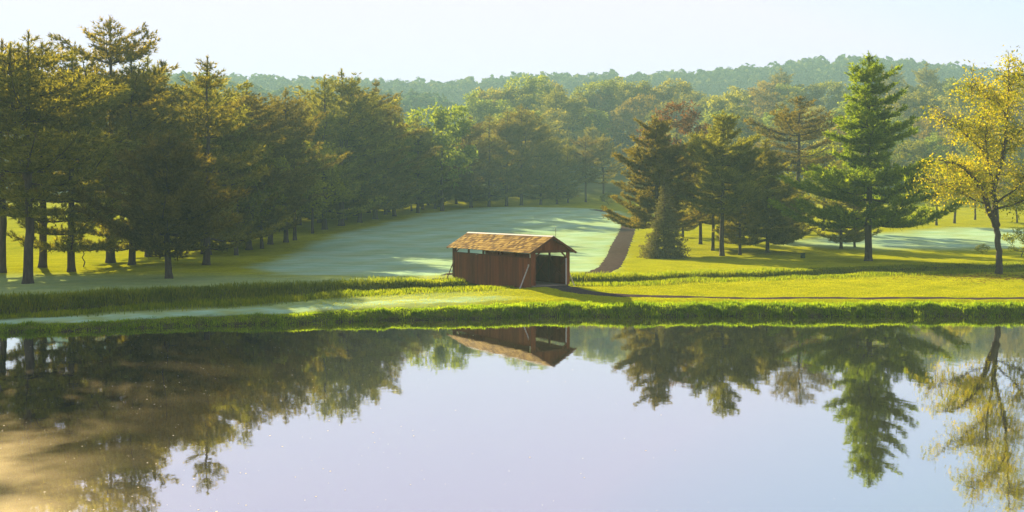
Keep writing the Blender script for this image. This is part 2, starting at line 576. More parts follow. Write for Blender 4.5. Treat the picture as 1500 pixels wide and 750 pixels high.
# ------------------------------------------------------------------ cart paths
def path_strip(pts, widths, label, z_off=.035):
    pts = np.array(pts, float)
    seg = np.concatenate([[0], np.cumsum(np.hypot(*np.diff(pts, axis=0).T))])
    s = np.arange(0, seg[-1], .5)
    P = np.stack([np.interp(s, seg, pts[:, 0]), np.interp(s, seg, pts[:, 1])], 1)
    for _ in range(12):
        P[1:-1] = (P[:-2] + P[1:-1] * 2 + P[2:]) / 4
    Wd = np.interp(s, seg, widths)
    t = np.gradient(P, axis=0)
    t /= np.linalg.norm(t, axis=1)[:, None]
    nrm = np.stack([-t[:, 1], t[:, 0]], 1)
    k = np.linspace(-.5, .5, 7)
    edge = 1 + .06 * np.sin(s * 1.7)[:, None] * np.sign(k)[None, :]
    xy = P[:, None, :] + nrm[:, None, :] * (k[None, :, None] * Wd[:, None, None] * edge[:, :, None])
    z = zg(xy[..., 0], xy[..., 1]) + z_off
    z[:, 0] -= .06
    z[:, -1] -= .06
    V = np.concatenate([xy, z[..., None]], -1).reshape(-1, 3)
    n = len(s)
    i = np.arange(n - 1)[:, None] * 7 + np.arange(6)[None, :]
    f = np.stack([i, i + 7, i + 8, i + 1], -1).reshape(-1, 4)
    o = mesh_obj('cart_path', V, f, M_PATH, None, True)
    tag(o, label, 'path', kind='structure')


pb = [at(*p) for p in ((868, 402), (893, 392), (903, 375), (909, 360), (917, 343), (921, 331), (915, 321), (895, 311), (868, 307))]
path_strip([(-4.9, 87.3), (-4.9, 88.6), (-2, 89.6), (3, 90.4)] + pb, [2.2, 2.2, 2.2, 2.2] + [2.2, 2.4, 2.6, 2.8, 2.8, 2.8, 2.6, 2.4, 2.2], 'dark cart path climbing from the covered bridge along the fairway')
path_strip([(2.95, 75.6), (3.9, 73.6), (6.5, 71.6), (12, 70.3), (25, 69.6), (40, 69.4), (75, 69.6)], [2.5, 2.3, 1.7, 1.3, 1.1, 1.0, 1.0], 'narrow cart path running from the bridge portal along the pond bank')


# ------------------------------------------------------------------ grasses
def blades(name, xy, h, w, mat, label, lean=.35, seed=1):
    r = np.random.default_rng(seed)
    n = len(xy)
    z = zg(xy[:, 0], xy[:, 1]) - .03
    h = h * (.45 + .9 * r.random(n))
    a = r.random(n) * 6.283
    la = r.random(n) * 6.283
    lx, ly = np.cos(la) * lean * h * r.random(n), np.sin(la) * lean * h * r.random(n)
    dx, dy = np.cos(a) * w / 2, np.sin(a) * w / 2
    x, y = xy[:, 0], xy[:, 1]
    V = np.stack([np.stack([x - dx, y - dy, z], 1), np.stack([x + dx, y + dy, z], 1),
                  np.stack([x + dx * .7 + lx * .35, y + dy * .7 + ly * .35, z + h * .6], 1), np.stack([x - dx * .7 + lx * .35, y - dy * .7 + ly * .35, z + h * .6], 1),
                  np.stack([x + lx, y + ly, z + h * (1 - .25 * lean)], 1)], 1).reshape(-1, 3)
    b = np.arange(n)[:, None] * 5
    o = mesh_obj(name, V, [b + np.array([[0, 1, 2, 3]]), b + np.array([[3, 2, 4]])], mat)
    tag(o, label, 'grass', kind='stuff')


def scatter_grass():
    r = np.random.default_rng(21)
    n = 90000
    x = r.uniform(-34, 36, n)
    t = r.uniform(-.12, 2.0, n)
    kx, kt = r.uniform(-34, 36, 900), r.uniform(-.1, 1.9, 900)      # two thirds of the blades stand in clumps
    kk = r.integers(900, size=n)
    inc = r.random(n) < .62
    x = np.where(inc, kx[kk] + r.normal(0, .16, n), x)
    t = np.where(inc, np.maximum(kt[kk] + r.normal(0, .14, n), -.15), t)
    tallk = .6 + .9 * r.random(900) ** 2
    kh = np.where(inc, tallk[kk], .75)
    keep = (wob(x, t * 4, 1.5, 4.) + .9 * r.random(n) > .02) & ~((x < -3) & (t > 1.35) & (r.random(n) < .8))
    x, t, kh = x[keep], t[keep], kh[keep]
    hh = (.12 + .06 * sstep(-6, 6, x)) * (1 + .40 * wob(x, t * 2, 1.7, 7.) + .25 * wob(x, t, 5.3, 2.)) * (1 - .35 * sstep(.9, 2.0, t)) * kh * 1.15
    blades('bank_grass', np.stack([x, shore_y(x) + t], 1), hh, .035, M_GRASS_TALL, 'ragged uncut grass along the pond bank', seed=2)
    n = 120000
    x = r.uniform(-40, 60, n)
    side = np.where(r.random(n) < .5, -1, 1)
    d = side * (2.0 + np.abs(r.normal(0, 1.5, n)))
    y = creek_y(x) + d / .86
    cx, cyy = x - .0, y
    # clear of the bridge and its approaches
    ex, ey = np.array([.86, .51]), np.array([-.51, .86])
    lx = (x - 2.65) * ex[0] + (y - 76.3) * ex[1]
    ly = (x - 2.65) * ey[0] + (y - 76.3) * ey[1]
    clear = ((np.abs(lx) > 1.75) | (ly < -3.5) | (ly > 16)) & (y - shore_y(x) > 6.2 - 2.6 * sstep(-10, -25, x)) & ~((y < 78) & (x > 4) & (y < creek_y(x) - 4.6))
    hgt = .28 + .12 * wob(x, y, .5, 3.) + .10 * np.exp(-((x + 16) / 9) ** 2)
    hgt = hgt * np.where(d < 0, .85, 1.0) * (1 - .45 * ((d > 0) & (x > 24)))
    keep = clear & (wob(x, y, .8, 9.) + 1.1 * r.random(n) > -.1) & ~((np.abs(lx) < 3.4) & (ly < 1) & (ly > -4))
    blades('creek_grass', np.stack([x, y], 1)[keep], hgt[keep], .045, M_GRASS_TALL, 'tall uncut grass lining the creek behind the lawn', seed=3)
    n = 80000
    x = r.uniform(-12, 36, n)
    t = r.uniform(1.6, 26, n) 
    y = shore_y(x) + t
    lx = (x - 2.65) * ex[0] + (y - 76.3) * ex[1]
    ly = (x - 2.65) * ey[0] + (y - 76.3) * ey[1]
    pxs = np.array([2.95, 3.9, 6.5, 12, 25, 40]); pys = np.array([75.6, 73.6, 71.6, 70.3, 69.6, 69.4])
    onp = np.abs(y - np.interp(x, pxs, pys)) < .8
    keep = (y < creek_y(x) - 3.2) & ~((np.abs(lx) < 1.7) & (ly > -2)) & ~(onp & (x > 2))
    blades('lawn_grass', np.stack([x, y], 1)[keep], .07 + 0 * x[keep], .035, M_GRASS_LAWN, 'short mown grass of the sunlit lawn by the pond', seed=4)


scatter_grass()


# ------------------------------------------------------------------ covered bridge
def bridge():
    rz = math.radians(30.6)
    root = empty('covered_bridge', (2.66, 76.3, 1.13), rz)
    tag(root, 'red-brown wooden covered footbridge with a golden shingle roof', 'bridge')
    W, L = 1.5, 11.6                        # half width, length (local y runs away from the portal)
    WH, EH, RH = 1.86, 2.34, 3.22           # wall top, eave, ridge
    # deck
    mb = MB()
    k = 0.0
    while k < L:
        mb.box((0, k + .07, -.05), (2 * W - .12, .135, .06))
        k += .145
    mb.build('deck', M_DECK, root)
    mb = MB()
    for sx in (-1, 1):
        mb.box((sx * (W - .2), L / 2, -.25), (.2, L, .32))
    mb.build('floor_beam', M_FRAME, root)
    # side walls of vertical boards
    for sx in (-1, 1):
        mb = MB()
        y = .05
        r = np.random.default_rng(3 + sx)
        while y < L - .05:
            w = .235
            mb.box((sx * (W + .02) + r.normal(0, .002), y + w / 2, (WH - .35) / 2 + r.normal(0, .008)), (.03, w - .008, WH + .35))
            y += w
        mb.box((sx * (W + .02), L / 2, WH + .035), (.13, L - .02, .06))
        wall = mb.build('wall', M_SIDING, root)
        # crossed braces on the inside
        mb = MB()
        nb = 5
        for i in range(nb):
            a, b = .2 + i * (L - .4) / nb, .2 + (i + 1) * (L - .4) / nb
            xi = sx * (W - .06)
            mb.bar((xi, a, .05), (xi, b, WH - .02), .09, .05, (1, 0, 0))
            mb.bar((xi - sx * .055, b, .05), (xi - sx * .055, a, WH - .02), .09, .05, (1, 0, 0))
        mb.build('truss_brace', M_SIDING, root)
        # posts from wall top to eave, and full posts at the corners
        for i in range(6):
            y = .09 + i * (L - .18) / 5
            mb = MB()
            if i in (0, 5):
                mb.box((sx * (W - .01), y, EH / 2), (.15, .15, EH))
            else:
                mb.box((sx * (W - .045), y, EH / 2), (.11, .12, EH))
            mb.build('post', M_FRAME, root)
        # eave plate
        mb = MB()
        mb.box((sx * (W - .01), L / 2, EH + .065), (.14, L + .3, .13))
        mb.build('eave_plate', M_FRAME, root)
        # leaning outriggers
        for y in (.35, L - .25):
            mb = MB()
            mb.bar((sx * (W + .06), y, 1.35), (sx * (W + .78), y, -.25), .06, .06)
            mb.box((sx * (W + .05), y, 1.38), (.07, .12, .14))
            mb.build('outrigger', M_PALE if y < 1 else M_FRAME, root)
    # portals: side boards, tie beam, knee braces, gable
    for y, sy in ((0, -1), (L, 1)):
        mb = MB()
        for sx, w in ((-1, .36), (1, .26)):
            mb = MB()
            mb.box((sx * (W + .09 - w / 2), y + sy * .03, EH / 2 - .05), (w, .04, EH - .1))
            mb.build('portal_board', M_SIDING, root)
        mb = MB()
        mb.box((0, y + sy * .035, EH - .02), (2 * W + .12, .07, .16))
        for sx in (-1, 1):
            mb.bar((sx * (W - .22), y + sy * .035, EH - .42), (sx * (W - .62), y + sy * .035, EH - .06), .10, .06, (0, 1, 0))
        mb.build('tie_beam', M_FRAME, root)
        mb = MB()
        n = 14
        slope = (RH - EH - .06) / (W + .1)
        for i in range(n):
            x0, x1 = -W - .1 + i * (2 * W + .2) / n, -W - .1 + (i + 1) * (2 * W + .2) / n - .008
            z0 = EH + .06
            t0, t1 = EH + .06 + slope * (W + .1 - abs(x0)) + .01, EH + .06 + slope * (W + .1 - abs(x1)) + .01
            v = [(x, yy, z) for yy in (y + sy * .02, y + sy * .045) for x, z in ((x0, z0), (x1, z0), (x1, t1), (x0, t0))]
            mb.add(v, [[0, 1, 2, 3], [4, 7, 6, 5], [0, 4, 5, 1], [1, 5, 6, 2], [2, 6, 7, 3], [3, 7, 4, 0]])
        mb.build('gable', M_SIDING, root)
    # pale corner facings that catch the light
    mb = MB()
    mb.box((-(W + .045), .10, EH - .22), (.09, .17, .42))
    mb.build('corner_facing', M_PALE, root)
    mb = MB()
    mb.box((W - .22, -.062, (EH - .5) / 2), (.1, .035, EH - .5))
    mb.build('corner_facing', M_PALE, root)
    # roof
    OV, OG = .38, .42
    sl = math.atan2(RH - EH, W)
    run = (W + OV) / math.cos(sl)
    mb = MB()
    for sx in (-1, 1):
        rot = np.array([[math.cos(sl) * sx, 0, math.sin(sl)], [0, 1, 0], [-math.sin(sl), 0, math.cos(sl) * sx]]).astype(float)
        rot = np.stack([np.array([math.cos(sl) * sx, 0, -math.sin(sl)]), np.array([0, 1, 0]), np.array([math.sin(sl) * sx, 0, math.cos(sl)])], 1)
        c = np.array([0, L / 2, RH + .13]) + rot @ np.array([run / 2, 0, 0])
        mb.box(c, (run, L + 2 * OG, .035), rot)
        for y in (-OG - .02, L + OG + .02):
            cc = np.array([0, y, RH + .105]) + rot @ np.array([run / 2, 0, 0])
            mb.box(cc, (run + .01, .04, .14), rot)
    roof = mb.build('roof', M_FRAME, root)
    mb = MB()
    r = np.random.default_rng(9)
    for sx in (-1, 1):
        rot = np.stack([np.array([math.cos(sl) * sx, 0, -math.sin(sl)]), np.array([0, 1, 0]), np.array([math.sin(sl) * sx, 0, math.cos(sl)])], 1)
        rows = 8
        ex = run / rows
        for i in range(rows):
            y = -OG - .02 - r.random() * .2
            while y < L + OG:
                w = r.uniform(.16, .48)
                y1 = max(y, -OG - .03)
                y2 = min(y + w, L + OG + .03)
                if y2 - y1 > .05:
                    tilt = .05
                    ct, st = math.cos(tilt), math.sin(tilt)
                    r2 = rot @ np.array([[ct, 0, st], [0, 1, 0], [-st, 0, ct]]).T
                    ln = ex * 1.25
                    s0 = i * ex + ln / 2 + r.normal(0, .008)
                    c = np.array([0, (y1 + y2) / 2, RH + .13]) + rot @ np.array([s0, 0, .036 + r.random() * .008])
                    mb.box(c, (ln, y2 - y1 - .012, .02), r2)
                y += w
    mb.build('shingles', M_SHINGLE, roof)
    mb = MB()
    for sx in (-1, 1):
        rot = np.stack([np.array([math.cos(sl) * sx, 0, -math.sin(sl)]), np.array([0, 1, 0]), np.array([math.sin(sl) * sx, 0, math.cos(sl)])], 1)
        c = np.array([0, L / 2, RH + .205]) + rot @ np.array([.075, 0, 0])
        mb.box(c, (.16, L + 2 * OG + .06, .02), rot)
    mb.build('ridge_cap', M_PALE, roof)
    # low timber abutments at both ends
    for y in (.1, L - .1):
        mb = MB()
        mb.box((-.55 if y > 1 else 0, y + (.05 if y > 1 else -.05), -.36), (5.6 if y > 1 else 3.2, .22, .5))
        mb.build('abutment', M_STONE, root)


bridge()


def creek_wall():
    xs = np.linspace(26.5, 62, 40)
    mb = MB()
    for a, b in zip(xs[:-1], xs[1:]):
        ya, yb = creek_y(a) + 3.5, creek_y(b) + 3.5
        for k in range(4):
            mb.bar((a, ya, -.02 + k * .24), (b, yb, -.02 + k * .24), .14 + .01 * k, .225)
    o = mb.build('creek_wall', M_STONE)
    tag(o, 'low dark timber wall holding the far bank of the creek', 'wall')


creek_wall()


# ------------------------------------------------------------------ trees
def cards(cen, dirs, r, k, ln, wd, spread=.8, up=.2, taper=.3, flat=2.0):
    """k thin leaf cards bursting from each centre."""
    n = len(cen)
    c = np.repeat(cen, k, 0)
    d = np.repeat(dirs, k, 0) + r.normal(0, spread, (n * k, 3))
    d[:, 2] += up
    d /= np.linalg.norm(d, axis=1)[:, None] + 1e-9
    q = r.normal(0, flat, (n * k, 3))
    q[:, 2] += 1
    s = np.cross(d, q)
    s /= np.linalg.norm(s, axis=1)[:, None] + 1e-9
    l = (ln * (.6 + .7 * r.random(n * k)))[:, None]
    w = (wd * (.7 + .6 * r.random(n * k)))[:, None] / 2
    V = np.stack([c - s * w, c + s * w, c + d * l + s * w * taper, c + d * l - s * w * taper], 1).reshape(-1, 3)
    return V


def quad_faces(V):
    return np.arange(len(V)).reshape(-1, 4)


def pine(name, mat, H=22.0, R=4.6, base=.22, seed=1, prof='pine', nlimb=5, gap=.12, rise=.12, step=1.25, tl=.42, tw=.085, k=8, dens=1.0, trunk_r=None, lean=.0, forked=False, bare=0):
    r = np.random.default_rng(seed)
    root = empty(name, (0, 0, 0))
    tr = MB()
    crown = []
    r0 = trunk_r or H * .0165
    hs = np.linspace(-.4, H * .985, 14)
    wx = np.cumsum(r.normal(0, .05, 14)) + lean * hs
    wy = np.cumsum(r.normal(0, .05, 14))
    wx -= wx[0]
    wy -= wy[0]
    rad = r0 * (1 - np.clip(hs / H, 0, 1)) ** .8 + .02
    rad[0] = r0 * 1.5
    rad[1] = max(rad[1], r0 * .98)
    hs2 = np.insert(hs, 1, .5)
    tr.tube(np.stack([np.interp(hs2, hs, wx), np.interp(hs2, hs, wy), hs2], 1), np.insert(rad, 1, r0 * 1.08), 9)
    tops = [(wx, wy, hs, base, 1.0)]
    if forked:
        f0 = H * forked
        h2 = np.linspace(f0, H * .93, 8)
        ang = r.random() * 6.28
        off = 1.6 * (1 - np.exp(-(h2 - f0) / 4.0))
        x2, y2 = np.interp(h2, hs, wx) + np.cos(ang) * off, np.interp(h2, hs, wy) + np.sin(ang) * off
        tr.tube(np.stack([x2, y2, h2], 1), r0 * .6 * (1 - (h2 - f0) / (H - f0)) + .02, 7)
        tops.append((x2, y2, h2, .55, .75))
    for (tx, ty, th, bs, sc) in tops:
        top = th[-1]
        h = H * bs
        while h < top - .15:
            t = (h - H * bs) / (top - H * bs)
            if prof == 'pine':
                pr = (1 - t) ** .75 * (.72 + .28 * np.sin(np.pi * min(t * 2.2 + .25, 1))) + .05
            elif prof == 'round':
                pr = np.sqrt(max(1 - (t * 1.06 - .12) ** 2 * 1.2, .02)) * .9 * (1 - t ** 6) + .06
            elif prof == 'flat':
                pr = (.35 + .72 * np.sin(np.pi * (t * .72 + .18))) * (1 - t ** 3.2) + .05
            else:                           # spruce
                pr = (1 - t) ** .95 + .03
            if prof != 'spruce':
                pr *= 1 + .26 * np.sin(h * 1.2 + seed) + .18 * r.normal()
            nl = nlimb if prof != 'spruce' else nlimb + 2
            a0 = r.random() * 6.28
            for j in range(nl):
                if r.random() < gap:
                    continue
                a = a0 + 6.283 * j / nl + r.normal(0, .25)
                Ln = max(R * sc * pr * r.uniform(.55, 1.25), .3)
                s = np.linspace(0, 1, 6)
                if prof == 'spruce':
                    zz = Ln * (-.28 * s + .12 * s ** 2.5)
                else:
                    rs = rise + .42 * t ** 2 + .06 * r.normal()
                    zz = Ln * (rs * s + .16 * s ** 2.2 - .10 * np.sin(np.pi * s) * (1 - t))
                a_s = a + .12 * r.normal() * s
                bx, by = np.interp(h, th, tx), np.interp(h, th, ty)
                P = np.stack([bx + np.cos(a_s) * Ln * s, by + np.sin(a_s) * Ln * s, h + zz], 1)
                tr.tube(P, (.012 * Ln + .018) * (1 - .8 * s), 4, cap=False)
                if r.random() < bare * (1 - t):
                    continue
                m = max(int(Ln * 4.6 * dens), 3)
                ss = np.linspace(.2 if Ln > 1.5 else .1, 1.0, m) + r.normal(0, .02, m)
                for q, si in enumerate(ss):
                    c0 = np.array([np.interp(si, s, P[:, 0]), np.interp(si, s, P[:, 1]), np.interp(si, s, P[:, 2])])
                    bl = min((.18 + .42 * (1 - si)) * Ln, 1.5) * r.uniform(.6, 1.15) + .12
                    sd = 1 if q % 2 else -1
                    ba = a + sd * r.uniform(.55, 1.15)
                    n = max(int(bl / .23), 1)
                    u = (np.arange(n) + r.random(n)) / n
                    dirv = np.array([np.cos(ba), np.sin(ba), .18 if prof != 'spruce' else -.25])
                    cc = c0 + dirv * (u * bl)[:, None]
                    cc[:, 2] += r.normal(0, .11, n)
                    dv = np.tile(dirv * .9 + np.array([0, 0, .3 if prof != 'spruce' else -.1]), (n, 1))
                    crown.append((cc, dv))
            h += step * r.uniform(.75, 1.25) * (1 - .45 * t) * (H / 22.0 if prof != 'spruce' else 1)
        # leader
        n = 8
        cc = np.stack([np.full(n, tx[-1]), np.full(n, ty[-1]), np.linspace(top - .9, top + .2, n)], 1)
        crown.append((cc, np.tile([0, 0, .9], (n, 1))))
    cen = np.concatenate([c for c, _ in crown])
    dr = np.concatenate([d for _, d in crown])
    V = cards(cen, dr, r, k, tl, tw, .5, .12 if prof != 'spruce' else 0, flat=.8)
    tr.build('trunk', M_BARK, root, True)
    mesh_obj('crown', V, quad_faces(V), mat, root)
    root['nominal'] = H
    return root


def broadleaf(name, mat, H=18.0, R=5.0, base=.25, seed=1, nclump=70, leaf=.34, per=70, clump_r=1.05, squash=1.0, trunk_r=None, limbs=None, lean=0.0, open_=0.0, zc=None):
    r = np.random.default_rng(seed)
    root = empty(name, (0, 0, 0))
    tr = MB()
    r0 = trunk_r or H * .017
    zb = H * base
    cz = zc or (H + zb) / 2
    rz_ = H - cz - clump_r * .5
    # clump centres: shell of an uneven ellipsoid
    d = r.normal(0, 1, (nclump, 3))
    d /= np.linalg.norm(d, axis=1)[:, None]
    rr = (.45 + .55 * r.random(nclump) ** .5)
    ang = np.arctan2(d[:, 1], d[:, 0])
    bump = 1 + .2 * np.sin(ang * 3 + seed) + .15 * np.sin(d[:, 2] * 5 + seed * 2)
    cen = np.stack([d[:, 0] * R * rr * bump, d[:, 1] * R * rr * bump, cz + d[:, 2] * rz_ * rr * np.where(d[:, 2] < 0, (cz - zb) / rz_ * .9, 1)], 1)
    cen[:, :2] += (lean * cen[:, 2:3])
    # trunk and limbs
    th = np.linspace(-.4, cz + rz_ * .55, 9)
    tx = np.cumsum(r.normal(0, .09, 9)) + lean * th
    ty = np.cumsum(r.normal(0, .09, 9))
    tx -= tx[0]
    ty -= ty[0]
    rad = r0 * (1 - .85 * np.clip(th / th[-1], 0, 1))
    rad[0] = r0 * 1.35
    tr.tube(np.stack([tx, ty, th], 1), rad, 8)
    nodes = [np.stack([tx, ty, th], 1)[3:]]
    order = np.argsort(np.linalg.norm(cen - np.array([0, 0, zb]), axis=1))
    for i in order:
        c = cen[i]
        allp = np.concatenate(nodes)
        dd = np.linalg.norm(allp - c, axis=1) + np.where(allp[:, 2] > c[2] - .3, 3.0, 0)
        p = allp[np.argmin(dd)]
        L = np.linalg.norm(c - p)
        s = np.linspace(0, 1, 5)[:, None]
        mid = p + (c - p) * s
        mid[:, 2] += -.10 * L * np.sin(np.pi * s[:, 0]) 
        mid += r.normal(0, .05 * L, mid.shape) * np.sin(np.pi * s)
        tr.tube(mid, np.linspace(min(.025 * L + .03, r0 * .5), .018, 5), 4, cap=False)
        nodes.append(mid[2:])
    # leaves
    nl = per
    k = r.normal(0, 1, (nclump, nl, 3))
    k /= np.linalg.norm(k, axis=2)[:, :, None]
    size = clump_r * (.6 + .7 * r.random(nclump))
    pos = cen[:, None, :] + k * (size[:, None, None] * (r.random((nclump, nl, 1)) ** .45)) * np.array([1.15, 1.15, .75 * squash])
    pos = pos.reshape(-1, 3)
    V = cards(pos, (k * .35).reshape(-1, 3), r, 1, leaf, leaf * .62, 1.0, -.1, .55)
    tr.build('trunk', M_BARK, root, True)
    mesh_obj('crown', V, quad_faces(V), mat, root)
    root['nominal'] = H
    return root


def copy_tree(src):
    c = src.copy()
    COL.objects.link(c)
    for ch in list(src.children):
        d = ch.copy()
        COL.objects.link(d)
        d.parent = c
    return c


def plant(src, x, y, h, wscale=1.0, rz=None, label=None, cat='tree', group=None, name=None, sink=0.0, mat=None):
    o = copy_tree(src) if 'planted' in src else src
    o['planted'] = 1
    k = h / src['nominal']
    o.location = (x, y, float(zg(x, y)) - sink)
    o.rotation_euler = (0, 0, random.random() * 6.28 if rz is None else rz)
    o.scale = (k * wscale, k * wscale, k)
    if name:
        o.name = name
    tag(o, label, cat, group)
    if not group and 'group' in o:
        del o['group']
    return o


def plant_px(src, px, base, top, wscale=1.0, dx=0.0, **kw):
    x, y = at(px, base)
    z = float(zg(x, y))
    h = CAM_H - (top - HOR) / FPX * y - z
    return plant(src, x, y, h, wscale, **kw)


P = [
    pine('pine_tree', M_PINE, 22, 6.2, .11, 1, 'round', 6, .24, .10),
    pine('pine_tree', M_PINE, 22, 5.6, .27, 2, 'round', 6, .30, .14, forked=.4, dens=.8),
    pine('pine_tree', M_PINE, 22, 7.0, .08, 3, 'pine', 6, .24, .06, lean=.01),
    pine('pine_tree', M_PINE, 22, 5.6, .30, 4, 'flat', 6, .34, .12, bare=.3),
    pine('pine_tree', M_PINE, 22, 5.8, .08, 5, 'round', 6, .22, .08),
]
PG = [
    pine('full_pine', M_PINE, 22, 5.9, .20, 78, 'round', 7, .10, .04, 1.0, dens=1.5, bare=0),
    pine('full_pine', M_PINE, 22, 5.6, .30, 72, 'round', 7, .12, .08, 1.0, dens=1.5),
    pine('full_pine', M_PINE, 18, 6.4, .12, 73, 'pine', 7, .10, -.04, 1.0, dens=1.5),
]
PB = pine('isolated_pine', M_PINE_GREEN, 21.5, 7.0, .18, 61, 'pine', 7, .12, .03, 1.0, dens=1.7, tl=.40, tw=.085, trunk_r=.36)
PO = pine('open_pine', M_PINE, 22, 5.4, .46, 7, 'round', 6, .22, .16, bare=.2)
PL = pine('low_pine', M_PINE, 13, 4.8, .16, 8, 'round', 6, .06, .10, dens=1.25, trunk_r=.3)
SP = pine('spruce_tree', M_SPRUCE, 8.6, 2.5, .05, 9, 'spruce', 6, .05, 0, .36, .20, .055, 7, 2.2, trunk_r=.16)
B = [
    broadleaf('broadleaf_tree', M_LEAF, 18, 5.2, .16, 11, 80, .42, 75, 1.2),
    broadleaf('broadleaf_tree', M_LEAF_WARM, 19, 4.6, .18, 12, 72, .42, 75, 1.15),
    broadleaf('broadleaf_tree', M_LEAF, 20, 4.2, .22, 13, 66, .40, 75, 1.1),
    broadleaf('broadleaf_tree', M_LEAF_WARM, 16, 5.6, .14, 14, 84, .42, 75, 1.2),
]
BR = broadleaf('rust_tree', M_LEAF_RUST, 18, 4.4, .2, 15, 60, .36, 75, 1.1)
BG = broadleaf('lime_tree', M_LEAF_LIME, 14, 4.6, .2, 16, 70, .30, 80, 1.0)
BY = broadleaf('yellow_tree', M_LEAF_YELLOW, 12, 4.0, .2, 17, 60, .28, 80, .95)

# --- the pines of the grove by the pond: each with a label of its own
GROVE = [
    # px, base, top, kind, width, label
    (3, 399, 60, 1, 1.0, 'slim pine cut by the picture edge, beside the thick forked-trunk pine', 'edge'),
    (41, 415, 47, 1, 1.15, 'thick forked-trunk pine standing nearest the pond in the grove', ''),
    (62, 392, 62, 3, 1.0, 'thin pine just behind the thick forked-trunk pine', ''),
    (105, 398, 74, 0, 1.0, 'straight pine with a crooked dead stick beside its flared base', ''),
    (162, 385, 26, 3, 1.05, 'tallest pine of the grove, with a sparse top above all others', ''),
    (193, 388, 78, 4, .95, 'bushy pine directly beside the tallest pine of the grove', ''),
    (217, 376, 82, 1, .9, 'thin-trunked pine behind the low spreading pine, nearer the tallest pine', ''),
    (232, 372, 92, 0, .9, 'slender pine half hidden behind the low spreading pine', ''),
    (302, 388, 84, 2, 1.0, 'lone dark trunk pine where the sunlit grove floor meets the dewy fairway corner', ''),
    (365, 366, 120, 4, 1.1, 'dense pine with low boughs above the dewy corner of the fairway', ''),
    (396, 358, 150, 0, 1.1, 'pine with a pointed crown beside the low-boughed pine at the fairway corner', ''),
    (419, 355, 130, 1, .95, 'round-topped pine rising behind the pointed pine at the fairway corner', ''),
    (476, 336, 112, 2, 1.05, 'broad pine beneath the tall round-headed pine along the fairway', ''),
    (500, 331, 102, 1, 1.15, 'tall round-headed pine, highest of the pines along the fairway', ''),
    (527, 326, 130, 0, 1.0, 'narrow pine between the two tallest pines along the fairway', ''),
    (550, 321, 118, 4, 1.1, 'second tallest pine along the fairway with a domed top', ''),
    (578, 317, 150, 2, 1.1, 'wide dark pine beside the domed pine along the fairway', ''),
    (612, 312, 172, 0, 1.05, 'pine next to the pale broadleaf tree in the fairway tree line', ''),
    (690, 304, 170, 4, 1.05, 'bushy pine beyond the pale broadleaf tree in the fairway tree line', ''),
    (716, 303, 168, 2, 1.0, 'wide pine in the middle of the far end of the fairway', ''),
    (742, 302, 160, 0, 1.0, 'pointed pine at the far end of the fairway', ''),
    (764, 301, 153, 1, 1.0, 'tallest pine at the far end of the fairway', ''),
    (792, 300, 178, 4, 1.0, 'rounded pine sloping down towards the end of the fairway tree line', ''),
    (816, 299, 200, 2, 1.0, 'last low pine of the fairway tree line before the gap', ''),
]
for px, b, t, k, w, lab, _ in GROVE:
    plant_px(P[k], px, b, t, w, label=lab, group='pines along the fairway')
plant_px(PL, 248, 408, 196, 1.0, label='low spreading pine with pale green boughs in front of the grove', cat='tree', name='pine_tree')
plant_px(PL, 300, 372, 170, 1.0, label='low bushy pine with boughs sweeping over the sunlit grove floor', cat='tree', name='pine_tree')
plant_px(B[0], 648, 309, 140, 1.0, label='pale round broadleaf tree among the dark pines of the tree line', cat='tree')
for px, b, t, k, lab in ((346, 374, 186, 0, 'low sunlit broadleaf tree at the fairway corner, nearest the grove'), (384, 364, 196, 1, 'low broadleaf tree with golden tips under the pointed pine'),
                         (432, 352, 178, 2, 'slim broadleaf tree under the round-topped pine by the fairway'), (458, 342, 200, 3, 'wide low broadleaf tree between the round-topped pine and the tall round-headed pine')):
    plant_px(B[k], px, b, t, .9, label=lab, cat='tree')
# --- the deeper ranks of that wood, alike and hardly told apart
r = np.random.default_rng(77)
front = np.array([at(px, b) for px, b, *_ in GROVE])
placed = [tuple(p) for p in front]
tries = 0
count = 0
tops = np.array([(px, t) for px, b, t, *_ in GROVE], float)
while tries < 6000 and count < 66:
    tries += 1
    y = r.uniform(96, 300)
    pxr = r.uniform(-60, 835)
    x = (pxr - 750) / FPX * y
    bl = np.interp(pxr, [-60, 0, 300, 360, 480, 620, 700, 835], [80, 98, 110, 152, 180, 225, 262, 282])
    if y < bl + 4 or y > bl + (36 if pxr < 330 else 50):
        continue
    if pxr < 290:
        continue
    if min(math.hypot(x - a, y - b) for a, b in placed) < 5.0:
        continue
    placed.append((x, y))
    tline = np.interp(pxr, tops[:, 0], tops[:, 1]) + r.uniform(10, 50)
    h = CAM_H - (tline - HOR) / FPX * y - float(zg(x, y))
    h = min(max(h, 12), 30)
    count += 1
    if r.random() < .78:
        plant(P[int(r.integers(5))], x, y, h, r.uniform(.95, 1.2), label='pine in the deep shaded ranks behind the fairway tree line', cat='tree', group='deep ranks of the pine wood')
    else:
        plant(B[int(r.integers(4))], x, y, h * .95, r.uniform(.8, 1.0), label='broadleaf tree mixed among the deep ranks of the pine wood', cat='tree', group='broadleaf trees in the pine wood')
plant_px(P[3], 858, 296, 198, 1.0, label='airy pine with see-through boughs, beside its twin at the gap behind the fairway', cat='tree')
plant_px(P[1], 884, 295, 196, 1.0, label='fuller pine at the gap behind the fairway, nearer the olive pines', cat='tree')
plant_px(P[4], 832, 297, 206, 1.0, label='shadowed pine at the gap behind the fairway, by the tree line end', cat='tree')

